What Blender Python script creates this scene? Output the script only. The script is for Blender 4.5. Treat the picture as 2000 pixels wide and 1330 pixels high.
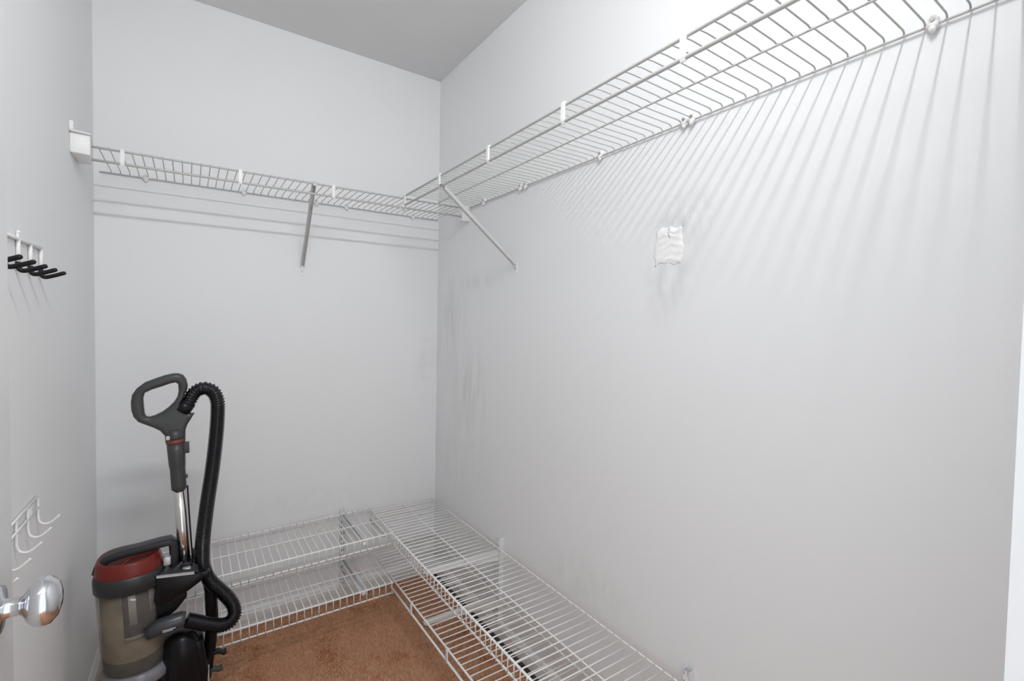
import bpy, bmesh, math, random
import numpy as np
from mathutils import Vector, Matrix

for o in list(bpy.data.objects):
    bpy.data.objects.remove(o, do_unlink=True)
scene = bpy.context.scene
COL = scene.collection

# ------------------------------------------------------------------ camera
H = 1.247                                   # eye height
def look(yaw, pitch, roll):
    cy, sy = math.cos(yaw), math.sin(yaw)
    cp, sp = math.cos(pitch), math.sin(pitch)
    fwd = Vector((sy*cp, cy*cp, -sp)); right = Vector((cy, -sy, 0)); up = right.cross(fwd)
    c, s = math.cos(roll), math.sin(roll)
    r2 = c*right + s*up; u2 = -s*right + c*up
    return Matrix((r2, u2, -fwd)).transposed()
cam_data = bpy.data.cameras.new('camera')
cam = bpy.data.objects.new('camera', cam_data); COL.objects.link(cam)
cam_data.sensor_width = 36.0
cam_data.lens = 930.5*36/2000
cam_data.clip_start = 0.02
cam.matrix_world = Matrix.Translation((0, 0, H)) @ look(*[math.radians(a) for a in (34.12, 1.809, 1.0645)]).to_4x4()
scene.camera = cam

# ------------------------------------------------------------------ world: even fill light added, entering through the open doorway
w = bpy.data.worlds.new('world'); scene.world = w; w.use_nodes = True
w.node_tree.nodes['Background'].inputs[0].default_value = (0.90, 0.955, 1.0, 1)
w.node_tree.nodes['Background'].inputs[1].default_value = 1.2
w.cycles.sampling_method = 'NONE'

vs = scene.view_settings
vs.view_transform = 'Standard'; vs.look = 'None'; vs.gamma = 1.0; vs.use_curve_mapping = False
vs.exposure = 0.24
scene.cycles.diffuse_bounces = 5        # white closet: let the light bounce
scene.cycles.adaptive_threshold = 0.03; scene.cycles.use_light_tree = False; scene.cycles.glossy_bounces = 3
scene.cycles.caustics_reflective = False; scene.cycles.caustics_refractive = False
BULB = 8.2                                    # watts of light from the fluorescent tube above the door

# ------------------------------------------------------------------ room dimensions (metres)
XL, XR, YB, YF, ZC = -0.2714, 1.0244, 2.18, 0.092, 2.436
rng = random.Random(4)

# ------------------------------------------------------------------ materials
def mat(name, col, rough=0.5, metal=0.0, bump=0.0, bscale=200.0, var=0.0, vscale=6.0, spec=0.5, **kw):
    m = bpy.data.materials.new(name); m.use_nodes = True
    nt = m.node_tree; b = nt.nodes['Principled BSDF']
    b.inputs['Base Color'].default_value = (*col, 1)
    b.inputs['Roughness'].default_value = rough
    b.inputs['Metallic'].default_value = metal
    b.inputs['Specular IOR Level'].default_value = spec
    for k, v in kw.items():
        b.inputs[k.replace('_', ' ')].default_value = v
    tc = nt.nodes.new('ShaderNodeTexCoord')
    if var > 0:
        n = nt.nodes.new('ShaderNodeTexNoise'); n.inputs['Scale'].default_value = vscale
        n.inputs['Detail'].default_value = 4
        nt.links.new(tc.outputs['Object'], n.inputs['Vector'])
        r = nt.nodes.new('ShaderNodeMapRange')
        r.inputs['From Min'].default_value = 0.3; r.inputs['From Max'].default_value = 0.7
        r.inputs['To Min'].default_value = 1-var; r.inputs['To Max'].default_value = 1+var*0.3
        nt.links.new(n.outputs['Fac'], r.inputs['Value'])
        mx = nt.nodes.new('ShaderNodeVectorMath'); mx.operation = 'SCALE'
        mx.inputs[0].default_value = col
        nt.links.new(r.outputs['Result'], mx.inputs['Scale'])
        nt.links.new(mx.outputs['Vector'], b.inputs['Base Color'])
    if bump > 0:
        n = nt.nodes.new('ShaderNodeTexNoise'); n.inputs['Scale'].default_value = bscale
        n.inputs['Detail'].default_value = 3
        nt.links.new(tc.outputs['Object'], n.inputs['Vector'])
        bp = nt.nodes.new('ShaderNodeBump'); bp.inputs['Strength'].default_value = bump
        bp.inputs['Distance'].default_value = 0.002
        nt.links.new(n.outputs['Fac'], bp.inputs['Height'])
        nt.links.new(bp.outputs['Normal'], b.inputs['Normal'])
    return m

def wall_mat(name, col, blobs=(), scratches=()):
    """painted plasterboard with smudges: blobs = (centre, radii, strength, streak scale)"""
    m = mat(name, col, rough=0.6, spec=0.3)
    nt = m.node_tree; b = nt.nodes['Principled BSDF']
    tc = nt.nodes.new('ShaderNodeTexCoord')
    n0 = nt.nodes.new('ShaderNodeTexNoise'); n0.inputs['Scale'].default_value = 1.6; n0.inputs['Detail'].default_value = 2
    nt.links.new(tc.outputs['Object'], n0.inputs['Vector'])
    acc = nt.nodes.new('ShaderNodeMapRange')
    acc.inputs['From Min'].default_value = 0.35; acc.inputs['From Max'].default_value = 0.75
    acc.inputs['To Min'].default_value = 0.0; acc.inputs['To Max'].default_value = 0.03
    nt.links.new(n0.outputs['Fac'], acc.inputs['Value'])
    last = acc.outputs['Result']
    def add(x, y, op='ADD'):
        n = nt.nodes.new('ShaderNodeMath'); n.operation = op
        nt.links.new(x, n.inputs[0]); nt.links.new(y, n.inputs[1]); return n.outputs['Value']
    # blobs that share a streak scale share one noise texture
    for i, nsc in enumerate(sorted({b_[3] for b_ in blobs})):
        tot = None
        for c, r, st, k in blobs:
            if k != nsc: continue
            mp = nt.nodes.new('ShaderNodeMapping')
            mp.inputs['Scale'].default_value = [1/q for q in r]
            mp.inputs['Location'].default_value = [-p/q for p, q in zip(c, r)]
            nt.links.new(tc.outputs['Object'], mp.inputs['Vector'])
            ln = nt.nodes.new('ShaderNodeVectorMath'); ln.operation = 'LENGTH'
            nt.links.new(mp.outputs['Vector'], ln.inputs[0])
            mr = nt.nodes.new('ShaderNodeMapRange'); mr.interpolation_type = 'SMOOTHSTEP'
            mr.inputs['From Min'].default_value = 0.1; mr.inputs['From Max'].default_value = 1.0
            mr.inputs['To Min'].default_value = st; mr.inputs['To Max'].default_value = 0
            nt.links.new(ln.outputs['Value'], mr.inputs['Value'])
            tot = mr.outputs['Result'] if tot is None else add(tot, mr.outputs['Result'])
        mp = nt.nodes.new('ShaderNodeMapping'); mp.inputs['Scale'].default_value = nsc
        mp.inputs['Location'].default_value = (i*3.1, i*1.7, i)
        nt.links.new(tc.outputs['Object'], mp.inputs['Vector'])
        nz = nt.nodes.new('ShaderNodeTexNoise'); nz.inputs['Scale'].default_value = 1.0
        nz.inputs['Detail'].default_value = 3; nz.inputs['Roughness'].default_value = 0.6
        nt.links.new(mp.outputs['Vector'], nz.inputs['Vector'])
        nr = nt.nodes.new('ShaderNodeMapRange')
        nr.inputs['From Min'].default_value = 0.36; nr.inputs['From Max'].default_value = 0.70
        nt.links.new(nz.outputs['Fac'], nr.inputs['Value'])
        last = add(last, add(tot, nr.outputs['Result'], 'MULTIPLY'))
    mx = nt.nodes.new('ShaderNodeMix'); mx.data_type = 'RGBA'
    nt.links.new(last, mx.inputs['Factor'])
    mx.inputs['A'].default_value = (*col, 1); mx.inputs['B'].default_value = (0.20, 0.19, 0.17, 1)
    nt.links.new(mx.outputs['Result'], b.inputs['Base Color'])
    return m

PAINT = (0.835, 0.845, 0.855)
streak = (14, 28, 4)
M = {}
smear = (26, 30, 16)
M['wall_b'] = wall_mat('painted_wall_back', PAINT, [
    ((0.97, YB, 1.05), (0.09, 0.2, 0.26), 0.10, smear),
    ((0.40, YB, 0.47), (0.50, 0.2, 0.08), 0.07, smear)])
M['wall_r'] = wall_mat('painted_wall_right', PAINT, [
    ((XR, 2.05, 1.25), (0.2, 0.26, 0.34), 0.17, streak),
    ((XR, 1.84, 0.98), (0.2, 0.20, 0.26), 0.17, streak),
    ((XR, 1.95, 0.70), (0.2, 0.45, 0.40), 0.08, streak),
    ((XR, 1.80, 1.43), (0.2, 0.25, 0.05), 0.10, streak),
    ((XR, 0.76, 1.53), (0.2, 0.13, 0.10), 0.22, smear),
    ((XR, 0.80, 1.35), (0.2, 0.10, 0.15), 0.15, smear),
    ((XR, 0.79, 1.45), (0.2, 0.17, 0.17), 0.10, smear),
    ((XR, 1.08, 0.45), (0.2, 0.30, 0.11), 0.10, smear)])
M['wall_l'] = wall_mat('painted_wall_left', PAINT)
M['ceil'] = mat('ceiling_paint', (0.74, 0.745, 0.745), rough=0.9, spec=0.1, var=0.03, vscale=3)
M['trim'] = mat('trim_paint', (0.82, 0.82, 0.81), rough=0.35)
M['door'] = mat('door_paint', (0.82, 0.825, 0.83), rough=0.4, bump=0.05, bscale=90)
M['vinyl'] = mat('white_vinyl_wire', (0.88, 0.88, 0.87), rough=0.35)
M['vinyl_shaded'] = mat('shaded_vinyl_wire', (0.50, 0.50, 0.487), rough=0.4)  # darker copy of vinyl: backlit shade of the high shelves put into colour
M['steel_grey'] = mat('grey_powder_coat', (0.60, 0.605, 0.60), rough=0.4)  # greyer than the white powder coat, for brace struts and hooks
M['plastic'] = mat('white_plastic', (0.84, 0.84, 0.83), rough=0.4)
M['steel_white'] = mat('white_powder_coat', (0.84, 0.845, 0.85), rough=0.35)
M['screw'] = mat('zinc_screw', (0.55, 0.55, 0.54), rough=0.3, metal=1.0)
M['gap_shade'] = mat('recess_shade', (0.05, 0.05, 0.05), rough=0.8)  # near-black colour standing in for shade in gaps and recesses
M['spackle'] = mat('spackle', (0.90, 0.90, 0.89), rough=0.8, bump=0.5, bscale=120)
M['chrome'] = mat('satin_chrome', (0.74, 0.75, 0.78), rough=0.13, metal=1.0)
M['black_rubber'] = mat('black_rubber', (0.006, 0.006, 0.008), rough=0.4, spec=0.3)
M['grey_plastic'] = mat('charcoal_plastic', (0.052, 0.053, 0.053), rough=0.36, spec=0.4)
M['dark_plastic'] = mat('dark_plastic', (0.007, 0.007, 0.009), rough=0.3, spec=0.28)
M['band_grey'] = mat('dark_slate_plastic', (0.028, 0.029, 0.032), rough=0.36, spec=0.4)
M['mid_grey'] = mat('slate_plastic', (0.055, 0.058, 0.066), rough=0.28)
M['hose'] = mat('hose_black', (0.004, 0.004, 0.006), rough=0.22, spec=0.5)
M['red'] = mat('red_translucent_plastic', (0.17, 0.018, 0.013), rough=0.3, spec=0.35)
M['ring_red'] = mat('rust_ring', (0.17, 0.045, 0.03), rough=0.35)
M['wand'] = mat('polished_steel', (0.72, 0.70, 0.67), rough=0.16, metal=1.0)
M['silver'] = mat('silver_plastic', (0.62, 0.63, 0.64), rough=0.3, metal=0.3)
M['label'] = mat('pale_label', (0.55, 0.55, 0.56), rough=0.4)
M['cup'] = mat('clear_smoked_plastic', (0.30, 0.29, 0.27), rough=0.08)
nt_ = M['cup'].node_tree; tr_ = nt_.nodes.new('ShaderNodeBsdfTransparent'); tr_.inputs[0].default_value = (0.90, 0.88, 0.85, 1)
mx_ = nt_.nodes.new('ShaderNodeMixShader'); mx_.inputs[0].default_value = 0.16
nt_.links.new(tr_.outputs[0], mx_.inputs[1]); nt_.links.new(nt_.nodes['Principled BSDF'].outputs[0], mx_.inputs[2])
nt_.links.new(mx_.outputs[0], nt_.nodes['Material Output'].inputs['Surface'])
M['cup_rim'] = mat('clear_thick_plastic', (0.22, 0.22, 0.24), rough=0.12)
M['dust'] = mat('dusty_beige_core', (0.46, 0.385, 0.29), rough=0.6, var=0.5, vscale=16)
M['fluff'] = mat('grey_fluff', (0.10, 0.092, 0.088), rough=0.9, var=0.5, vscale=40)
M['shroud'] = mat('mauve_grey_shroud', (0.135, 0.098, 0.115), rough=0.35, var=0.6, vscale=30)
M['skirt'] = mat('frosted_skirt', (0.36, 0.34, 0.31), rough=0.4)
M['porcelain'] = mat('porcelain', (0.85, 0.85, 0.83), rough=0.2)
bm_ = bpy.data.materials.new('lit_bulb'); bm_.use_nodes = True
e_ = bm_.node_tree.nodes.new('ShaderNodeEmission'); e_.inputs[0].default_value = (1.0, 0.985, 0.965, 1); e_.inputs[1].default_value = 8.0; bm_.cycles.emission_sampling = 'NONE'
bm_.node_tree.links.new(e_.outputs[0], bm_.node_tree.nodes['Material Output'].inputs['Surface'])
M['bulb'] = bm_

def carpet_mat(name):
    m = bpy.data.materials.new(name); m.use_nodes = True
    nt = m.node_tree; b = nt.nodes['Principled BSDF']
    b.inputs['Roughness'].default_value = 0.95; b.inputs['Specular IOR Level'].default_value = 0.1
    tc = nt.nodes.new('ShaderNodeTexCoord')
    a = nt.nodes.new('ShaderNodeTexNoise'); a.inputs['Scale'].default_value = 8.0; a.inputs['Detail'].default_value = 4; a.inputs['Roughness'].default_value = 0.6
    f = nt.nodes.new('ShaderNodeTexNoise'); f.inputs['Scale'].default_value = 160; f.inputs['Detail'].default_value = 3
    for n in (a, f): nt.links.new(tc.outputs['Object'], n.inputs['Vector'])
    mxv = nt.nodes.new('ShaderNodeMath'); mxv.operation = 'MULTIPLY_ADD'
    nt.links.new(f.outputs['Fac'], mxv.inputs[0]); mxv.inputs[1].default_value = 1.2
    am = nt.nodes.new('ShaderNodeMath'); am.operation = 'MULTIPLY_ADD'; am.inputs[1].default_value = 1.7; am.inputs[2].default_value = -0.35
    nt.links.new(a.outputs['Fac'], am.inputs[0]); nt.links.new(am.outputs['Value'], mxv.inputs[2])
    cr = nt.nodes.new('ShaderNodeValToRGB'); nt.links.new(mxv.outputs['Value'], cr.inputs['Fac'])
    cr.color_ramp.elements[0].position = 0.60; cr.color_ramp.elements[0].color = (0.36, 0.148, 0.072, 1)
    cr.color_ramp.elements[1].position = 0.97; cr.color_ramp.elements[1].color = (0.58, 0.325, 0.20, 1)
    e = cr.color_ramp.elements.new(0.79); e.color = (0.455, 0.20, 0.102, 1)
    nt.links.new(cr.outputs['Color'], b.inputs['Base Color'])
    bp = nt.nodes.new('ShaderNodeBump'); bp.inputs['Strength'].default_value = 0.6; bp.inputs['Distance'].default_value = 0.004
    nt.links.new(f.outputs['Fac'], bp.inputs['Height']); nt.links.new(bp.outputs['Normal'], b.inputs['Normal'])
    return m
M['carpet'] = carpet_mat('brown_carpet')

# ------------------------------------------------------------------ mesh helpers (all shapes in world metres)
class MB:
    def __init__(s): s.v = []; s.f = []; s.sm = []
    def add(s, v, f, smooth=True):
        n = len(s.v); s.v += [tuple(p) for p in v]
        s.f += [tuple(i+n for i in q) for q in f]; s.sm += [smooth]*len(f); return s
    def box(s, lo, hi):
        (a, b, c), (d, e, g) = lo, hi
        v = [(a,b,c),(d,b,c),(d,e,c),(a,e,c),(a,b,g),(d,b,g),(d,e,g),(a,e,g)]
        return s.add(v, [(0,3,2,1),(4,5,6,7),(0,1,5,4),(1,2,6,5),(2,3,7,6),(3,0,4,7)], False)
    def tube(s, pts, r, n=8, cap=True, flat=1.0):
        pts = [Vector(p) for p in pts]; k = len(pts)
        rs = r if isinstance(r, (list, tuple)) else [r]*k
        T = []
        for i in range(k):
            a = pts[min(i+1, k-1)]-pts[max(i-1, 0)]; T.append(a.normalized())
        ref = Vector((0, 0, 1)) if abs(T[0].z) < 0.9 else Vector((1, 0, 0))
        N = (ref-T[0]*ref.dot(T[0])).normalized(); V = []
        for i in range(k):
            N = (N-T[i]*N.dot(T[i])).normalized(); Bn = T[i].cross(N)
            for j in range(n):
                a = 2*math.pi*j/n
                V.append(pts[i]+rs[i]*(math.cos(a)*N+flat*math.sin(a)*Bn))
        F = [(i*n+j, i*n+(j+1) % n, (i+1)*n+(j+1) % n, (i+1)*n+j) for i in range(k-1) for j in range(n)]
        s.add(V, F)
        if cap:
            m = len(s.v)-len(V)
            s.f += [tuple(m+j for j in range(n))[::-1], tuple(m+(k-1)*n+j for j in range(n))]; s.sm += [False]*2
        return s
    def loft(s, rings, cap=True, smooth=True):
        n = len(rings[0]); V = [p for r in rings for p in r]; k = len(rings); b0 = len(s.v)
        s.add(V, [(i*n+j, i*n+(j+1) % n, (i+1)*n+(j+1) % n, (i+1)*n+j) for i in range(k-1) for j in range(n)], smooth)
        if cap:
            s.f += [tuple(b0+j for j in range(n))[::-1], tuple(b0+(k-1)*n+j for j in range(n))]; s.sm += [False]*2
        return s
    def ball(s, c, r, n=16, m=10):
        R = r if isinstance(r, (list, tuple)) else (r, r, r); rings = []
        for i in range(1, m):
            a = -math.pi/2+math.pi*i/m
            rings.append([(c[0]+R[0]*math.cos(a)*math.cos(2*math.pi*j/n), c[1]+R[1]*math.cos(a)*math.sin(2*math.pi*j/n), c[2]+R[2]*math.sin(a)) for j in range(n)])
        b0 = len(s.v); s.loft(rings, cap=False)
        s.v += [(c[0], c[1], c[2]-R[2]), (c[0], c[1], c[2]+R[2])]; p, q = len(s.v)-2, len(s.v)-1; t = b0+(m-2)*n
        for j in range(n):
            s.f += [(p, b0+(j+1) % n, b0+j), (q, t+j, t+(j+1) % n)]; s.sm += [True]*2
        return s
    def mesh(s, name, m, bevel=0.0, seg=2):
        me = bpy.data.meshes.new(name); me.from_pydata(s.v, [], s.f); me.update()
        me.polygons.foreach_set('use_smooth', s.sm)
        if bevel > 0:
            bm = bmesh.new(); bm.from_mesh(me)
            ed = [e for e in bm.edges if e.is_manifold and e.calc_face_angle(0) > 0.6]
            bmesh.ops.bevel(bm, geom=ed, offset=bevel, segments=seg, profile=0.5, affect='EDGES', clamp_overlap=True)
            for f in bm.faces: f.smooth = True
            bm.to_mesh(me); bm.free()
            try: me.set_sharp_from_angle(angle=math.radians(50))
            except Exception: pass
        me.materials.append(M[m] if isinstance(m, str) else m)
        return me
    def obj(s, name, m, parent=None, bevel=0.0, seg=2):
        return link(name, s.mesh(name, m, bevel, seg), parent)

def link(name, me, parent=None, loc=None):
    o = bpy.data.objects.new(name, me); COL.objects.link(o)
    if loc is not None: o.location = loc
    if parent is not None:
        o.parent = parent
        L = Vector((0, 0, 0)); q = parent
        while q is not None:
            if q.parent is None: L = Vector(q.location)
            q = q.parent
        if parent.parent is None: o.matrix_parent_inverse = Matrix.Translation(-Vector(parent.location))
    return o
def thing(name, label, cat, loc, group=None):
    o = bpy.data.objects.new(name, None); COL.objects.link(o); o.location = loc
    o.empty_display_size = 0.05
    o['label'] = label; o['category'] = cat
    if group: o['group'] = group
    return o
def struct(o, label, cat='wall'):
    o['kind'] = 'structure'; o['label'] = label; o['category'] = cat; return o
def B(*a): return MB().box(*a)

# ------------------------------------------------------------------ room shell
T = 0.10
floor = struct(B((XL-T, -0.6, -0.06), (XR+T, YB+T, 0)).obj('floor', 'carpet'), 'brown carpeted closet floor', 'floor')
struct(B((XL-T, -0.05, ZC), (XR+T, YB+T, ZC+T)).obj('ceiling', 'ceil'), 'plain grey white ceiling over the closet', 'ceiling')
wall_back = struct(B((XL-T, YB, 0), (XR+T, YB+T, ZC)).obj('wall_back', 'wall_b'), 'white back wall behind the vacuum and the short shelves')
wall_right = struct(B((XR, -0.05, 0), (XR+T, YB, ZC)).obj('wall_right', 'wall_r'), 'white right wall with scuffs and a square plaster patch')
struct(B((XL-T, -0.05, 0), (XL, YB, ZC)).obj('wall_left', 'wall_l'), 'white left wall carrying the two hook racks')
wf = MB(); DX0, DX1, DZ = -0.205, 0.584, 2.05
wf.box((XL, YF-0.12, 0), (DX0, YF, ZC)).box((DX1, YF-0.12, 0), (XR, YF, ZC)).box((DX0, YF-0.12, DZ), (DX1, YF, ZC))
struct(wf.obj('wall_front', 'wall_l'), 'white front wall around the doorway behind the camera')

def baseboard(name, a, b, nrm, h, label):
    """profile swept from a to b; nrm points into the room"""
    a, b, nrm = Vector(a), Vector(b), Vector(nrm)
    prof = [(0, 0), (0.012, 0), (0.012, h*0.72), (0.009, h*0.80), (0.009, h*0.86), (0.004, h), (0, h)]
    rings = [[p+nrm*d+Vector((0, 0, z)) for d, z in prof] for p in (a, b)]
    m = MB(); m.loft(rings, smooth=False)
    o = m.obj(name, 'trim'); struct(o, label, 'baseboard'); return o
baseboard('baseboard_back', (XL, YB, 0), (XR, YB, 0), (0, -1, 0), 0.072, 'white baseboard along the back wall under the low shelves')
baseboard('baseboard_right', (XR, YF, 0), (XR, YB-0.012, 0), (-1, 0, 0), 0.072, 'white baseboard along the right wall under the low shelves')
baseboard('baseboard_left', (XL, YF, 0), (XL, YB-0.012, 0), (1, 0, 0), 0.085, 'white baseboard along the left wall by the vacuum')

# shade between carpet edge and right baseboard, put in as a dark strip
B((XR-0.0245, YF+0.02, -0.001), (XR-0.0118, YB-0.014, 0.008)).obj('edge_gap_shade', 'gap_shade', floor)
# carpet pile: short tufts where the carpet can be seen
npr = np.random.default_rng(3)
N = 90000
px = npr.uniform(XL+0.015, XR-0.026, N); py = npr.uniform(0.85, YB-0.014, N)
ang = npr.uniform(0, 2*np.pi, N); ln = npr.uniform(0.005, 0.010, N); wd = npr.uniform(0.0010, 0.0018, N)
lx = npr.normal(0.0012, 0.0028, N); ly = npr.normal(0.001, 0.0028, N)
V = np.zeros((N, 3, 3))
V[:, 0] = np.stack([px-wd*np.cos(ang), py-wd*np.sin(ang), np.full(N, -0.001)], 1)
V[:, 1] = np.stack([px+wd*np.cos(ang), py+wd*np.sin(ang), np.full(N, -0.001)], 1)
V[:, 2] = np.stack([px+lx, py+ly, ln], 1)
me = bpy.data.meshes.new('carpet_pile'); me.from_pydata(V.reshape(-1, 3).tolist(), [], np.arange(3*N).reshape(-1, 3).tolist())
me.materials.append(M['carpet'])
pile = link('carpet_pile', me, floor); pile['kind'] = 'stuff'; pile['label'] = 'short brown carpet pile'

# plaster patches on the right wall
def patch(name, y0, y1, z0, z1, thick, seed, ridges, label):
    r = random.Random(seed); n = 26; top = []
    ph = [r.uniform(0, 6.28) for _ in range(6)]
    for i in range(n+1):
        row = []
        for j in range(n+1):
            u, v = i/n, j/n
            e = min(u, 1-u, v, 1-v)
            yy = y0+(y1-y0)*u+0.003*math.sin(v*7+ph[0])*(1 if u < .5 else -1)+0.0015*math.sin(v*23+ph[1])
            zz = z0+(z1-z0)*v+0.003*math.sin(u*6+ph[2])+0.002*math.sin(u*17+ph[3])
            hgt = thick*min(1, e*9)*(0.75+0.25*math.sin(v*31+3*math.sin(u*5+ph[4])))
            for rv, ra in ridges:
                d = (v-rv-0.03*math.sin(u*5+ph[5]))/0.028
                hgt += ra*math.exp(-d*d)*min(1, e*9)*(0.6+0.4*math.sin(u*9+rv*20))
            hgt += r.uniform(-1, 1)*0.00025 if e > 0 else 0
            row.append((XR-max(hgt, 0 if e > 0 else 0), yy, zz))
        top.append(row)
    v = [p for row in top for p in row]; k = len(v)
    v += [(XR+0.0005, p[1], p[2]) for p in v]
    W = n+1; f = []
    for i in range(n):
        for j in range(n):
            f.append((i*W+j, i*W+j+1, (i+1)*W+j+1, (i+1)*W+j))
    rim = [j for j in range(W)]+[i*W+n for i in range(1, W)]+[n*W+j for j in range(n-1, -1, -1)]+[i*W for i in range(n-1, 0, -1)]
    for a, b in zip(rim, rim[1:]+rim[:1]): f.append((a, a+k, b+k, b))
    m = MB().add(v, f); o = m.obj(name, 'spackle', wall_right); o['label'] = label
patch('plaster_patch', 0.757, 0.843, 1.413, 1.506, 0.0025, 7, [(0.90, 0.0035), (0.80, 0.002), (0.06, 0.0035), (0.13, 0.0015)], 'rough square white plaster patch')

# ------------------------------------------------------------------ wire shelves
def shelf(label, axis, wall, lo, hi, z, first, pitch, style, straps=(), clips=(), depth=0.305, z_lo=None, skin='vinyl', front_hi=None):
    """axis 'x': runs along the back wall (wall = y of wall rail); axis 'y': runs along the right wall (wall = x of rail).
    style 'rod' = hanging rod on straps, 'lip' = wires bent down over the front"""
    z2 = z if z_lo is None else z_lo           # height at the low end (slight sag of level)
    def P(t, d, dz=0.0):                       # t along, d out from the wall
        zz = z2+(z-z2)*(t-lo)/(hi-lo)+dz
        return (t, wall-d, zz) if axis == 'x' else (wall-d, t, zz)
    root = thing('wire_shelf', label, 'shelf', P((lo+hi)/2, depth/2), 'white ventilated wire shelves')
    def rail(name, d, dz, r, a=lo, b=hi):
        k = 9
        return MB().tube([P(a+(b-a)*i/(k-1), d, dz) for i in range(k)], r, 10).obj(name, skin, root)
    fh = hi if front_hi is None else front_hi
    rail('wall_rail', 0.003, -0.002, 0.0021 if skin == 'vinyl_shaded' else 0.0026)
    rail('middle_rail', depth/2, -0.0035, 0.0020 if skin == 'vinyl_shaded' else 0.0024)
    rail('front_rail', depth, -0.003, 0.0034, lo, fh)
    drop = 0.041
    if style == 'rod': rail('hanging_rod', depth+0.002, -drop, 0.0039, lo, fh)
    else: rail('lip_rail', depth+0.001, -drop-0.003, 0.0030, lo, fh)
    # cross wires share one mesh
    R = 0.0015 if skin == 'vinyl_shaded' else 0.0019
    if style == 'rod' and skin == 'vinyl':
        prof = [(0.0, 0.0015), (depth/2, 0.0015), (depth-0.001, 0.0015)]
    elif style == 'rod':
        prof = [(0.003, -0.001), (0.004, 0.004), (0.010, 0.0065), (depth/2-0.012, 0.0055), (depth/2-0.002, 0.001), (depth/2+0.006, 0.003), (depth-0.03, 0.004), (depth-0.001, 0.0015)]
    else:
        prof = [(0.0, 0.001), (depth/2, 0.001), (depth-0.006, 0.001), (depth+0.003, -0.001), (depth+0.0045, -0.006), (depth+0.0045, -drop-0.006)]
    pts = [(0, -d, dz) if axis == 'x' else (-d, 0, dz) for d, dz in prof]
    wm = MB().tube(pts, R, 6).mesh('cross_wire', skin)
    n = int((hi-0.004-first)/pitch)+1
    for i in range(n):
        t = first+i*pitch
        c = P(t, 0)
        o = link('cross_wire', wm, root, c)
    if straps:
        m = MB()
        sm = None
        for t in straps:
            if sm is None:
                hw = 0.0052
                prof2 = [(0.004, 0.004), (0.007, -0.002), (0.007, -drop+0.001), (0.004, -drop-0.006), (0.001, -drop-0.006), (0.0025, -drop+0.002), (0.0025, -0.002), (-0.002, 0.003)]
                rings = [[((s, -(depth+d), dz) if axis == 'x' else (-(depth+d), s, dz)) for d, dz in prof2] for s in (-hw, hw)]
                sm = MB().loft(rings, smooth=False).mesh('strap', 'plastic')
            link('strap', sm, root, P(t, 0))
    if clips:
        q = MB()
        if axis == 'x':
            q.tube([(0, 0.010, 0.010), (0, -0.008, 0.006)], 0.0065, 12)
            q.tube([(-0.008, -0.003, -0.003), (0.008, -0.003, -0.003)], 0.0062, 12)
            q.ball((0, -0.006, -0.010), (0.0055, 0.006, 0.006), 12, 8)
        else:
            q.tube([(0.010, 0, 0.010), (-0.008, 0, 0.006)], 0.0065, 12)
            q.tube([(-0.003, -0.008, -0.003), (-0.003, 0.008, -0.003)], 0.0062, 12)
            q.ball((-0.006, 0, -0.010), (0.006, 0.0055, 0.006), 12, 8)
        cm = q.mesh('wall_clip', 'plastic')
        s_ = MB()
        s_.tube([(0, -0.0075, 0.006), (0, -0.010, 0.0055)] if axis == 'x' else [(-0.0075, 0, 0.006), (-0.010, 0, 0.0055)], 0.0035, 10)
        scm = s_.mesh('screw', 'screw')
        for t in clips:
            c = link('wall_clip', cm, root, P(t, 0)); d = link('screw', scm, c)
    return root

# upper pair
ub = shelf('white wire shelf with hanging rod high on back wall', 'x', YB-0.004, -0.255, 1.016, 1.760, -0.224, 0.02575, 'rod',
           straps=(-0.166, 0.144, 0.447), clips=(-0.128, 0.180, 0.450, 0.576, 0.886), z_lo=1.752, skin='vinyl_shaded')
# end brackets closing the rod and front rail against the side walls
eb = MB()
def plan(q, z0, z1): eb.loft([[(x, y, z) for x, y in q] for z in (z0, z1)], smooth=False)
plan([(XL, 1.783), (-0.229, 1.790), (-0.240, 1.902), (XL, 1.902)], 1.702, 1.757)
plan([(XL, 1.770), (-0.226, 1.782), (-0.238, 1.904), (XL, 1.904)], 1.757, 1.762)
eb.box((XL, 1.770, 1.760), (XL+0.010, 1.790, 1.785))
eb.obj('end_bracket', 'plastic', ub, bevel=0.003)
eb = MB(); eb.box((0.986, 1.862, 1.702), (XR, 1.892, 1.764))
for k in range(4): eb.box((0.987, 1.8602, 1.714+k*0.0125), (XR, 1.8622, 1.7165+k*0.0125))
eb.obj('end_bracket', 'plastic', ub)
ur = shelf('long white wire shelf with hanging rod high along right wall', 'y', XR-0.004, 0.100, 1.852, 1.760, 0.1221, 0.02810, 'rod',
           straps=(0.30, 0.537, 0.858, 1.19, 1.512, 1.83), clips=(0.280, 0.735, 0.757, 1.049, 1.431, 1.463, 1.729), z_lo=1.757, skin='vinyl_shaded')
# short grey tie clip at the corner where the right shelf rests on the back shelf
B((0.705, 1.835, 1.712), (0.725, 1.872, 1.719)).box((0.719, 1.848, 1.702), (0.726, 1.866, 1.755)).obj('corner_clip', 'plastic', ur)
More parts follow.
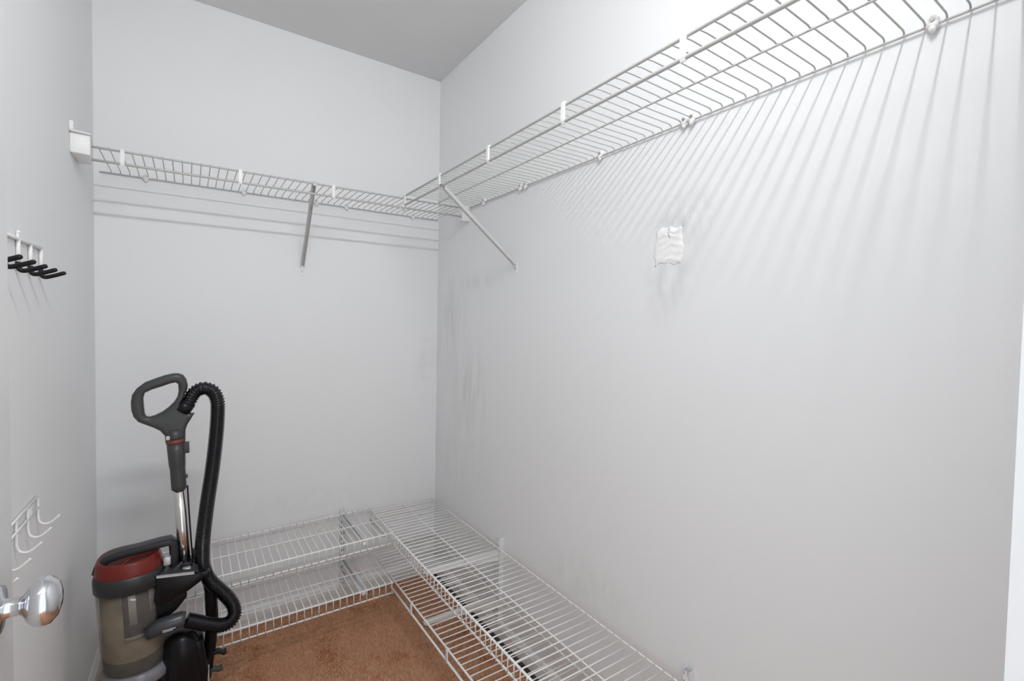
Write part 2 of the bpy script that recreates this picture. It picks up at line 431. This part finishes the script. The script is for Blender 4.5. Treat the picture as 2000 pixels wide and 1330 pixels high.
# low pairs
pitchL = 0.0256
shelf('upper one of the two low white wire shelves on back wall', 'x', YB-0.025, -0.190, 0.690, 0.396, -0.1642, pitchL, 'lip', z_lo=0.382)
shelf('upper low white wire shelf along right wall with bent lip', 'y', XR-0.023, 0.10, 2.172, 0.378, 0.1295, 0.0285, 'lip', z_lo=0.374)
shelf('lower one of the two low white wire shelves on back wall', 'x', YB-0.025, -0.190, 0.690, 0.190, -0.1632, pitchL, 'lip', z_lo=0.184)
shelf('lower low wire shelf along right wall with strapped front rod', 'y', XR-0.023, 0.10, 2.172, 0.190, 0.1365, 0.0285, 'rod',
      straps=(0.75, 1.06, 1.366, 1.668), z_lo=0.186, front_hi=1.895)

# ------------------------------------------------------------------ diagonal braces
def brace(label, top, foot, out, side):
    """top: point under the front rail; foot: wall point; out: unit vector into room; side: unit vector along wall"""
    top, foot, out, side = map(Vector, (top, foot, out, side))
    root = thing('shelf_brace', label, 'brace', foot, 'diagonal shelf braces')
    d = (top-foot).normalized(); nrm = side.cross(d).normalized()
    hw, th = 0.0075, 0.0022
    a0 = foot+out*0.004
    rings = []
    for t in (0, 1):
        c = a0+(top-a0)*t
        rings.append([c+side*x*hw+nrm*y for x, y in ((-1, -0.007), (-1, 0.004), (-0.65, 0.004), (-0.65, -0.0045), (0.65, -0.0045), (0.65, 0.004), (1, 0.004), (1, -0.007))])
    MB().loft(rings, smooth=False).obj('strut', 'steel_grey', root)
    # foot plate flat on the wall with a screw
    fp = MB(); up = Vector((0, 0, 1)); rings = []
    for dd in (0.0, 0.0035):
        rings.append([foot+out*dd+side*x+up*y for x, y in ((-0.0085, 0.008), (0.0085, 0.008), (0.0085, -0.030), (0.006, -0.036), (-0.006, -0.036), (-0.0085, -0.030))])
    fp.loft(rings, smooth=False).obj('foot_plate', 'steel_white', root)
    MB().tube([foot+out*0.003+up*-0.017, foot+out*0.0065+up*-0.017], 0.0042, 12).obj('screw', 'screw', root)
    # hook over the front rail
    hk = [top, top+up*0.006+out*0.006, top+up*0.010+out*0.014, top+up*0.004+out*0.020, top-up*0.004+out*0.018]
    rr = [[p+side*x+up*y for x, y in ((-0.007, -0.0012), (0.007, -0.0012), (0.007, 0.0012), (-0.007, 0.0012))] for p in hk]
    MB().loft(rr, smooth=False).obj('rail_hook', 'steel_grey', root)
brace('white diagonal steel brace under the high back shelf', (0.382, YB-0.295, 1.750), (0.396, YB, 1.478), (0, -1, 0), (1, 0, 0))
brace('white diagonal steel brace under the high right shelf', (XR-0.300, 1.500, 1.716), (XR, 1.494, 1.480), (-1, 0, 0), (0, 1, 0))

# ------------------------------------------------------------------ slotted standards and arm brackets
def standard(label, base, out, side, ztop, zbot):
    base, out, side = Vector(base), Vector(out), Vector(side); up = Vector((0, 0, 1))
    root = thing('slotted_standard', label, 'shelf track', base+up*zbot, 'slotted wall standards')
    hw, dp = 0.0096, 0.020
    m = MB()
    # front face as a grid with two columns of open slots
    xs = [-hw, -0.0062, -0.0034, 0.0034, 0.0062, hw]
    pitch, sl = 0.0254, 0.0135
    zs = []; zz = zbot
    while zz < ztop-0.004:
        zs += [(zz, zz+(pitch-sl)/2, 0), (zz+(pitch-sl)/2, zz+(pitch+sl)/2, 1), (zz+(pitch+sl)/2, zz+pitch, 0)]; zz += pitch
    for a, b, hole in zs:
        b = min(b, ztop); 
        if a >= b: continue
        for i in range(5):
            if hole and i in (1, 3): continue
            q = [base+side*x+out*dp+up*z for x, z in ((xs[i], a), (xs[i+1], a), (xs[i+1], b), (xs[i], b))]
            m.add(q, [(0, 1, 2, 3)], False)
            m.add([p-out*0.0014 for p in q], [(3, 2, 1, 0)], False)
    for s_ in (-1, 1):
        lo = base+side*(s_*hw-0.0007)+up*zbot; hi = base+side*(s_*hw+0.0007)+up*ztop+out*dp
        m.box([min(lo[i], hi[i]) for i in range(3)], [max(lo[i], hi[i]) for i in range(3)])
    m.obj('channel', 'steel_white', root)
    lo = base-side*0.0085+up*(zbot+0.002); hi = base+side*0.0085+up*(ztop-0.03)+out*0.002
    MB().box([min(lo[i], hi[i]) for i in range(3)], [max(lo[i], hi[i]) for i in range(3)]).obj('channel_shade', 'gap_shade', root)  # dark plate paints in the shade behind the slots
    MB().tube([base+up*(ztop-0.035)+out*0.0192, base+up*(ztop-0.035)+out*0.0215], 0.003, 12).obj('screw', 'steel_white', root)
UX, UY = Vector((1, 0, 0)), Vector((0, 1, 0))
standard('white slotted track on back wall holding the low shelves', (0.566, YB, 0), -UY, UX, 0.412, 0.062)
standard('white slotted track on right wall near back corner', (XR, 1.555, 0), -UX, UY, 0.412, 0.062)
standard('white slotted track at right wall bottom nearest the camera', (XR, 0.697, 0), -UX, UY, 0.410, 0.062)
def arm(label, base, out, side, z):
    base, out, side = Vector(base), Vector(out), Vector(side); up = Vector((0, 0, 1))
    root = thing('shelf_bracket', label, 'bracket', base+up*(z-0.03), 'shelf arm brackets')
    L = 0.318; m = MB()
    # open-topped folded channel: two tapering cheeks joined along the bottom
    low = ((0.018, -0.044), (0.10, -0.030), (L, -0.013))
    for s_ in (-1, 1):
        rings = []
        for q in (s_*0.0058, s_*0.0070):
            rings.append([base+side*q+out*d+up*(z-0.006+h) for d, h in ((0.018, 0.0), (L, 0.0))+low[::-1]])
        m.loft(rings, smooth=False)
    rings = [[base+side*x+out*d+up*(z-0.006+h+t) for x, t in ((-0.0060, 0.0013), (0.0060, 0.0013), (0.0060, 0), (-0.0060, 0))] for d, h in low]
    m.loft(rings, smooth=False)
    m.obj('arm', 'steel_white', root)
    c = base+out*(L+0.004)+up*(z-0.012)
    MB().tube([c-side*0.0075, c+side*0.0075], 0.0085, 14).obj('end_cap', 'plastic', root)
arm('white arm bracket under the upper low shelf on back wall', (0.570, YB, 0), -UY, UX, 0.385)
arm('white arm bracket under the lower low shelf on back wall', (0.570, YB, 0), -UY, UX, 0.187)
arm('white arm bracket under upper right low shelf near back corner', (XR, 1.555, 0), -UX, UY, 0.371)
arm('white arm bracket under lower right low shelf near back corner', (XR, 1.555, 0), -UX, UY, 0.186)
arm('white arm bracket under upper right low shelf nearest the camera', (XR, 0.697, 0), -UX, UY, 0.369)
arm('white arm bracket under lower right low shelf nearest the camera', (XR, 0.697, 0), -UX, UY, 0.184)

# ------------------------------------------------------------------ hook racks on the left wall
def smooth(pts, n=6):
    pts = [Vector(p) for p in pts]; P = [pts[0]]+pts+[pts[-1]]; out = []
    for i in range(1, len(P)-2):
        for k in range(n):
            t = k/n; a, b, c, d = P[i-1:i+3]
            out.append(0.5*((2*b)+(-a+c)*t+(2*a-5*b+4*c-d)*t*t+(-a+3*b-3*c+d)*t**3))
    return out+[pts[-1]]
hy = [1.440-0.0835*i for i in range(5)]
r1 = thing('hook_rack', 'wall hook rack with black coated prongs on left wall', 'hook rack', (XL, 1.30, 1.393), 'hook racks on the left wall')
MB().tube([(XL+0.004, 1.443, 1.396), (XL+0.004, 1.10, 1.390)], 0.0034, 8).obj('top_bar', 'vinyl', r1)
MB().tube([(XL+0.003, 1.275, 1.392), (XL+0.003, 1.275, 1.405)], 0.0025, 8).ball((XL+0.004, 1.275, 1.406), 0.0035, 10, 6).obj('mount_tab', 'plastic', r1)
for y in hy:
    h = MB().tube([(XL+0.004, y, 1.395), (XL+0.004, y, 1.347)], 0.0034, 8).obj('hook', 'vinyl', r1)
    MB().tube(smooth([(XL+0.004, y, 1.350), (XL+0.0045, y, 1.339), (XL+0.010, y, 1.3335), (XL+0.025, y, 1.338), (XL+0.044, y, 1.346)], 5), [0.0043]*20+[0.0025], 10).obj('coated_tip', 'black_rubber', h)
ly_ = [1.390-0.0765*i for i in range(5)]
r2 = thing('hook_rack', 'all white wire hook rack low on left wall above doorknob', 'hook rack', (XL, 1.25, 0.86), 'hook racks on the left wall')
for z in (0.866, 0.842):
    MB().tube([(XL+0.004, 1.392, z), (XL+0.004, 1.07, z+0.006)], 0.0024, 8).obj('cross_bar', 'vinyl', r2)
for y in ly_:
    MB().tube(smooth([(XL+0.004, y, 0.868), (XL+0.004, y, 0.841), (XL+0.0045, y, 0.817), (XL+0.010, y, 0.8065), (XL+0.022, y, 0.805), (XL+0.038, y, 0.819)], 5), 0.0022, 8).obj('hook', 'vinyl', r2)
B((XL, 1.335, 0.845), (XL+0.005, 1.350, 0.863)).obj('mount_clip', 'plastic', r2)

# ------------------------------------------------------------------ door with knob
XD = -0.2035
door = struct(B((XD-0.035, 0.098, 0.012), (XD, 0.922, 2.035)).obj('door_1', 'door', bevel=0.002), 'white door standing open along the left wall', 'door')
kz, ky = 0.878, 0.842
kn = MB()
prof = [(0.000, 0.031), (0.003, 0.032), (0.007, 0.029), (0.009, 0.014), (0.012, 0.0115), (0.024, 0.0110), (0.028, 0.014), (0.032, 0.022), (0.038, 0.0285), (0.046, 0.0310), (0.054, 0.0290), (0.060, 0.022), (0.063, 0.012), (0.064, 0.001)]
kn.loft([[(XD+d, ky+r*math.cos(2*math.pi*j/40), kz+r*math.sin(2*math.pi*j/40)) for j in range(40)] for d, r in prof])
k_ = kn.obj('door_knob', 'chrome', door); k_['label'] = 'round satin chrome knob'

# ------------------------------------------------------------------ fluorescent strip light on the front wall above the door
lx0, lx1, ly0, lz = -0.06, 0.54, 0.175, 2.295
lamp = thing('strip_light', 'white strip light with one bare tube above the doorway', 'lamp', ((lx0+lx1)/2, YF, lz))
B((lx0-0.03, YF, lz-0.035), (lx1+0.03, YF+0.045, lz+0.035)).obj('light_housing', 'porcelain', lamp, bevel=0.006)
for x in (lx0-0.012, lx1):
    B((x, YF+0.045, lz-0.016), (x+0.012, ly0+0.016, lz+0.016)).obj('tube_socket', 'porcelain', lamp, bevel=0.003)
tube_ = MB().tube([(lx0, ly0, lz), (lx1, ly0, lz)], 0.019, 20).obj('light_tube', 'bulb', lamp)
ld = bpy.data.lights.new('tube_light', 'AREA'); ld.shape = 'RECTANGLE'; ld.size = lx1-lx0; ld.size_y = 0.040
ld.energy = BULB; ld.color = (0.985, 0.99, 0.995)
lo_ = bpy.data.objects.new('tube_light', ld); COL.objects.link(lo_)
tilt = math.radians(36)
lo_.matrix_world = Matrix.Translation(((lx0+lx1)/2, ly0+0.0205*math.cos(tilt), lz-0.0205*math.sin(tilt))) @ Matrix.Rotation(math.radians(90)-tilt, 4, 'X')
lo_.parent = lamp; lo_.matrix_parent_inverse = Matrix.Translation(-Vector(lamp.location))

# ------------------------------------------------------------------ upright vacuum cleaner, facing the left wall
Y0 = 1.70
vac = thing('upright_vacuum', 'charcoal and red upright vacuum cleaner with black ribbed hose', 'vacuum', (-0.09, Y0, 0))
def lean(z): return -0.052*(z-0.5)
# handle: closed loop outline with a hole, given thickness and round edges
def zh(l):
    # outline measured on the handle's own mid plane: metres right of / above its lower collar
    return [((x-600)*0.000154-0.058, (1330-y)*0.0001608+0.888) for x, y in l]
outer = zh([(720,82),(800,84),(870,112),(922,190),(945,300),(938,375),(905,450),(872,540),(838,610),(842,660),(880,740),(940,800),(1000,825),(1050,830),(1000,920),(940,1025),(908,1120),(905,1330),(602,1330),(592,1200),(520,1100),(420,1032),(300,968),(200,912),(132,820),(100,700),(94,560),(112,430),(180,322),(300,222),(460,158),(600,108)])
hole = zh([(290,405),(400,348),(560,298),(680,254),(760,240),(800,275),(808,400),(790,505),(740,595),(650,692),(560,762),(450,818),(360,842),(312,826),(287,770),(276,650),(268,500)])
cu = bpy.data.curves.new('handle', 'CURVE'); cu.dimensions = '2D'; cu.fill_mode = 'BOTH'
for pts in (outer, hole):
    sp = cu.splines.new('POLY'); sp.points.add(len(pts)*1-1)
    for p, q in zip(sp.points, pts): p.co = (q[0], q[1], 0, 1)
    sp.use_cyclic_u = True
cu.extrude = 0.004; cu.bevel_depth = 0.0115; cu.bevel_resolution = 4; cu.offset = -0.0108
tmp = bpy.data.objects.new('tmp', cu); COL.objects.link(tmp)
bpy.context.view_layer.update()
hm = bpy.data.meshes.new_from_object(tmp.evaluated_get(bpy.context.evaluated_depsgraph_get()))
bpy.data.objects.remove(tmp)
for v in hm.vertices: v.co = (v.co.x, Y0-v.co.z, v.co.y)
bmh = bmesh.new(); bmh.from_mesh(hm); bmesh.ops.remove_doubles(bmh, verts=bmh.verts, dist=0.0001); bmesh.ops.recalc_face_normals(bmh, faces=bmh.faces)
for f in bmh.faces: f.smooth = True
bmh.to_mesh(hm); bmh.free(); hm.set_sharp_from_angle(angle=math.radians(40))
hm.materials.clear(); hm.materials.append(M['grey_plastic'])
handle = link('handle', hm, vac)
bt = B((-0.057, Y0-0.0185, 0.897), (-0.044, Y0-0.012, 0.909)).obj('release_button', 'label', vac, bevel=0.002); 
# ring, collars and wand on a leaning axis
ax0, ax1 = Vector((-0.0345, Y0, 0.892)), Vector((-0.0120, Y0, 0.50))
def axp(z): t = (z-ax1.z)/(ax0.z-ax1.z); return ax1+(ax0-ax1)*t
def axtube(name, m, zr, n=28, **kw): return MB().tube([axp(z) for z, r in zr], [r for z, r in zr], n).obj(name, m, vac, **kw)
axtube('handle_neck', 'grey_plastic', [(0.925, 0.020), (0.905, 0.0225), (0.894, 0.0225)])
axtube('red_ring', 'ring_red', [(0.896, 0.0226), (0.895, 0.0236), (0.885, 0.0236), (0.884, 0.0225)])
axtube('wand_collar', 'grey_plastic', [(0.885, 0.0222), (0.850, 0.0218), (0.815, 0.0204), (0.812, 0.0196), (0.808, 0.0192), (0.760, 0.0190), (0.747, 0.0188), (0.745, 0.0165)])
axtube('wand', 'wand', [(0.750, 0.0150), (0.48, 0.0150)])
tb = MB(); c = axp(0.868)
tb.box((c.x+0.016, Y0-0.011, 0.852), (c.x+0.033, Y0+0.011, 0.884)); tr = tb.obj('wand_latch', 'grey_plastic', vac, bevel=0.003)
B((c.x+0.0315, Y0-0.010, 0.854), (c.x+0.0355, Y0+0.010, 0.883)).obj('latch_face', 'silver', tr, bevel=0.001)
c = axp(0.782); MB().box((c.x+0.015, Y0-0.006, 0.777), (c.x+0.0235, Y0+0.006, 0.787)).obj('lock_button', 'grey_plastic', vac, bevel=0.002)
# ribbed hose
def hose(path, r, n=20):
    P = smooth(path, 10)
    L = [0]
    for a, b in zip(P, P[1:]): L.append(L[-1]+(b-a).length)
    tot = L[-1]; pts = []; rs = []; j = 0; s_ = 0.0
    # ribs stand wide apart on the stretched bend at the top, close together further down
    while s_ < tot-0.009:
        rib = 0.0076 if s_ < 0.15 else 0.0052
        for u, dr in ((0.0, -0.0030), (0.30, -0.0026), (0.42, 0.0), (0.72, 0.0), (0.84, -0.0026)):
            q = s_+rib*u
            while j < len(L)-2 and L[j+1] < q: j += 1
            t = (q-L[j])/max(1e-9, L[j+1]-L[j])
            pts.append(P[j].lerp(P[j+1], t)); rs.append(r+dr)
        s_ += rib
    return MB().tube(pts, rs, n)
yh = Y0-0.004
hp = [(-0.013, Y0, 0.986), (-0.001, Y0, 1.005), (0.009, Y0, 1.025), (0.0225, Y0, 1.0375), (0.039, yh, 1.0415), (0.058, yh, 1.031), (0.069, yh, 1.006), (0.071, yh, 0.973), (0.067, yh, 0.895), (0.056, yh, 0.786), (0.044, yh, 0.694), (0.034, yh, 0.600), (0.031, Y0, 0.548), (0.033, Y0, 0.496), (0.052, Y0-0.01, 0.450), (0.083, Y0-0.02, 0.412), (0.106, Y0-0.03, 0.378), (0.113, Y0-0.045, 0.350), (0.100, Y0-0.055, 0.333), (0.075, Y0-0.06, 0.333), (0.040, Y0-0.062, 0.350), (0.006, Y0-0.065, 0.372), (-0.018, Y0-0.065, 0.385)]
hose(hp, 0.0200).obj('hose', 'hose', vac)
MB().tube([(-0.020, Y0, 0.976), (-0.003, Y0, 1.001)], [0.0215, 0.0210], 20).obj('hose_cuff', 'dark_plastic', vac)
cpl = MB().tube([(-0.012, Y0-0.065, 0.386), (-0.020, Y0-0.065, 0.387), (-0.068, Y0-0.066, 0.383), (-0.100, Y0-0.062, 0.372)], [0.0195, 0.0215, 0.0215, 0.020], 24).obj('hose_coupling', 'mid_grey', vac)
MB().box((-0.064, Y0-0.0885, 0.3775), (-0.034, Y0-0.0860, 0.3795)).box((-0.064, Y0-0.0880, 0.3735), (-0.040, Y0-0.0855, 0.3755)).obj('coupling_mark', 'silver', cpl)

# canister: cup, lid, inside parts
def ring(cx, cy, rx, ry, z, n=48, p=2.0, zs=0.0):
    out = []
    for j in range(n):
        a = 2*math.pi*j/n; ca, sa = math.cos(a), math.sin(a)
        x = abs(ca)**(2/p)*math.copysign(1, ca); y = abs(sa)**(2/p)*math.copysign(1, sa)
        out.append((cx+rx*x+lean(z), cy+ry*y, z+zs*x))
    return out
CX, CY = -0.141, Y0
MB().loft([ring(CX, CY, r, r, z) for z, r in ((0.262, 0.0735), (0.268, 0.0745), (0.36, 0.0755), (0.502, 0.0765))]+
          [ring(CX, CY, r, r, z) for z, r in ((0.502, 0.0740), (0.36, 0.0730), (0.270, 0.0722), (0.265, 0.070))]).obj('dust_cup', 'cup', vac)
MB().loft([ring(CX+0.005, CY, r, r, z) for z, r in ((0.222, 0.064), (0.226, 0.076), (0.236, 0.0825), (0.250, 0.0835), (0.260, 0.0800), (0.266, 0.0755), (0.266, 0.070))]).obj('cup_base', 'cup_rim', vac, bevel=0)
MB().loft([ring(CX, CY, r, r, z) for z, r in ((0.266, 0.064), (0.272, 0.0685), (0.36, 0.069), (0.498, 0.068))]).obj('dust_core', 'dust', vac)
# cyclone shroud showing through the near side of the cup
def arc(r, a0, a1, z0, z1, t, n=16):
    m = MB(); rings = []
    for i in range(n+1):
        a = math.radians(a0+(a1-a0)*i/n); c_, s_ = math.cos(a), math.sin(a)
        rings.append([(CX+q*c_+lean(z), CY+q*s_, z) for q, z in ((r-t, z0), (r, z0), (r, z1), (r-t, z1))])
    return m.loft(rings)
arc(0.0720, -100, -8, 0.375, 0.498, 0.004).obj('shroud', 'shroud', vac)
MB().loft([ring(CX, CY, r, r, z) for z, r in ((0.266, 0.0690), (0.285, 0.0703), (0.304, 0.0698), (0.318, 0.060))]).obj('dust_pile', 'fluff', vac)
arc(0.0726, -90, -77, 0.41, 0.497, 0.002).obj('shroud_vane', 'label', vac)
arc(0.0726, -52, -38, 0.43, 0.497, 0.002).obj('shroud_vane', 'label', vac)
arc(0.0727, -100, -20, 0.366, 0.377, 0.003).obj('shroud_skirt', 'skirt', vac)
# lid band and red dome
def D(s_, z, extra=0.0): return ring(CX+0.002+extra, CY, 0.0815*s_, 0.0825*s_, z, p=2.3)
MB().loft([D(0.96, 0.497), D(1.0, 0.501), D(1.0, 0.530), D(0.95, 0.543), D(0.90, 0.545)]).obj('lid_band', 'band_grey', vac)
MB().loft([D(0.94, 0.541), D(0.94, 0.546), D(0.915, 0.562), D(0.87, 0.576), D(0.82, 0.582), D(0.76, 0.580), D(0.68, 0.566), D(0.50, 0.556), D(0.3, 0.554)]).obj('lid_dome', 'red', vac)
MB().tube([(CX-0.025, CY-0.050, 0.566), (CX+0.002, CY-0.015, 0.573), (CX+0.050, CY-0.015, 0.576)], 0.003, 8).obj('dome_rib', 'red', vac)
# carrying handle bridging the dome
hb = [(-0.212, 0.546), (-0.208, 0.562), (-0.192, 0.580), (-0.165, 0.588), (-0.12, 0.592), (-0.075, 0.597), (-0.048, 0.598), (-0.041, 0.590), (-0.039, 0.560), (-0.039, 0.520)]
rr = []
for i, (x, z) in enumerate(hb):
    a = Vector((hb[max(i-1, 0)][0], 0, hb[max(i-1, 0)][1])); b = Vector((hb[min(i+1, len(hb)-1)][0], 0, hb[min(i+1, len(hb)-1)][1]))
    d = (b-a).normalized(); nn = Vector((-d.z, 0, d.x)); hw = 0.023 if 0 < i < 8 else 0.020; th = 0.0105
    rr.append([Vector((x, Y0, z))+Vector((0, u*hw, 0))+nn*(v*th) for u, v in ((-1, -0.5), (-1, 0.5), (-0.7, 1), (0.7, 1), (1, 0.5), (1, -0.5), (0.7, -1), (-0.7, -1))])
MB().loft(rr, smooth=False).obj('carry_handle', 'band_grey', vac, bevel=0.002)
MB().box((-0.064, Y0-0.030, 0.535), (-0.046, Y0-0.006, 0.560)).obj('lid_latch', 'silver', vac, bevel=0.004)
# rear housing: wedge shaped panel with silver upper edge
def prism(pts, y0, y1): return MB().loft([[(x, y, z) for x, z in pts] for y in (y0, y1)], smooth=False)
prism([(-0.078, 0.522), (0.022, 0.508), (0.034, 0.500), (0.030, 0.484), (-0.004, 0.462), (-0.066, 0.438), (-0.085, 0.452)], Y0-0.064, Y0+0.064).obj('rear_housing', 'dark_plastic', vac, bevel=0.005)
prism([(-0.078, 0.5215), (0.010, 0.5095), (0.010, 0.5145), (-0.078, 0.5265)], Y0-0.066, Y0-0.058).obj('housing_trim', 'silver', vac)
prism([(-0.070, 0.522), (0.020, 0.511), (0.020, 0.514), (-0.070, 0.526)], Y0-0.058, Y0+0.058).obj('housing_deck', 'mid_grey', vac)
prism([(-0.045, 0.522), (-0.030, 0.521), (-0.018, 0.540), (-0.022, 0.542)], Y0-0.040, Y0-0.034).obj('wand_clip', 'mid_grey', vac)
MB().box((-0.020, Y0-0.040, 0.514), (0.002, Y0-0.020, 0.519)).obj('pedal_tab', 'silver', vac, bevel=0.002)
MB().box((-0.030, Y0-0.024, 0.470), (0.006, Y0+0.024, 0.530)).obj('wand_socket', 'dark_plastic', vac, bevel=0.004)
MB().box((0.020, Y0-0.060, 0.486), (0.048, Y0-0.036, 0.507)).obj('hose_clip', 'dark_plastic', vac, bevel=0.004)
MB().box((0.005, Y0-0.010, 0.53), (0.017, Y0+0.012, 0.556)).obj('upper_cord_hook', 'dark_plastic', vac, bevel=0.002)
prism([(-0.082, 0.448), (-0.012, 0.462), (-0.006, 0.440), (-0.030, 0.410), (-0.070, 0.380), (-0.085, 0.385)], Y0-0.050, Y0+0.050).obj('duct_housing', 'dark_plastic', vac, bevel=0.006)
# motor pod, lower body and spine
MB().loft([ring(-0.030, Y0-0.026, r, r, z, 36) for z, r in ((0.120, 0.046), (0.18, 0.048), (0.27, 0.047), (0.302, 0.042), (0.320, 0.034), (0.330, 0.022), (0.334, 0.006))]).obj('motor_pod', 'dark_plastic', vac)
prism([(-0.062, 0.300), (0.030, 0.300), (0.045, 0.200), (0.040, 0.100), (-0.090, 0.090), (-0.130, 0.150), (-0.130, 0.205), (-0.070, 0.215)], Y0-0.052, Y0+0.060).obj('lower_body', 'dark_plastic', vac, bevel=0.010)
MB().tube([(0.034, Y0, 0.505), (0.052, Y0+0.004, 0.42), (0.056, Y0+0.004, 0.33), (0.052, Y0+0.004, 0.25), (0.040, Y0, 0.15)], [0.013, 0.0165, 0.0168, 0.0162, 0.014], 16).obj('rear_duct', 'dark_plastic', vac)
MB().box((0.034, Y0-0.030, 0.120), (0.047, Y0+0.012, 0.215)).obj('rear_plate', 'dark_plastic', vac, bevel=0.003)
MB().box((0.0375, Y0-0.0315, 0.125), (0.0475, Y0-0.0295, 0.205)).obj('rating_label', 'label', vac)
def hookbar(name, m, pts): 
    rings = [[Vector((x, Y0, z))+Vector((0, u*0.011, v*0.0045)) for u, v in ((-1, -1), (1, -1), (1, 1), (-1, 1))] for x, z in pts]
    MB().loft(rings, smooth=False).obj(name, m, vac, bevel=0.0015)
hookbar('cord_hook', 'dark_plastic', [(0.040, 0.214), (0.058, 0.222), (0.074, 0.221), (0.085, 0.212), (0.094, 0.214)])
hookbar('cord_hook', 'grey_plastic', [(0.040, 0.172), (0.060, 0.170), (0.072, 0.164), (0.084, 0.166)])
MB().tube(smooth([(-0.006, Y0+0.004, 0.752), (-0.001, Y0+0.004, 0.65), (0.005, Y0+0.004, 0.55), (0.009, Y0+0.004, 0.50)], 5), 0.0022, 6).obj('sensor_wire', 'dark_plastic', vac)
# floor head and wheels
hd = MB()
hd.loft([[(x, Y0+y, z) for x, z in ((-0.262, 0.012), (-0.020, 0.012), (-0.010, 0.050), (-0.060, 0.085), (-0.200, 0.075), (-0.258, 0.045))] for y in (-0.135, 0.135)], smooth=False)
hd.obj('floor_head', 'dark_plastic', vac, bevel=0.010)
prism([(-0.130, 0.070), (-0.030, 0.070), (0.020, 0.130), (-0.085, 0.140)], Y0-0.042, Y0+0.042).obj('neck_joint', 'grey_plastic', vac, bevel=0.008)
for s_ in (-1, 1):
    MB().tube([(0.010, Y0+s_*0.062, 0.046), (0.010, Y0+s_*0.088, 0.046)], 0.045, 28).obj('wheel', 'dark_plastic', vac, bevel=0.004)
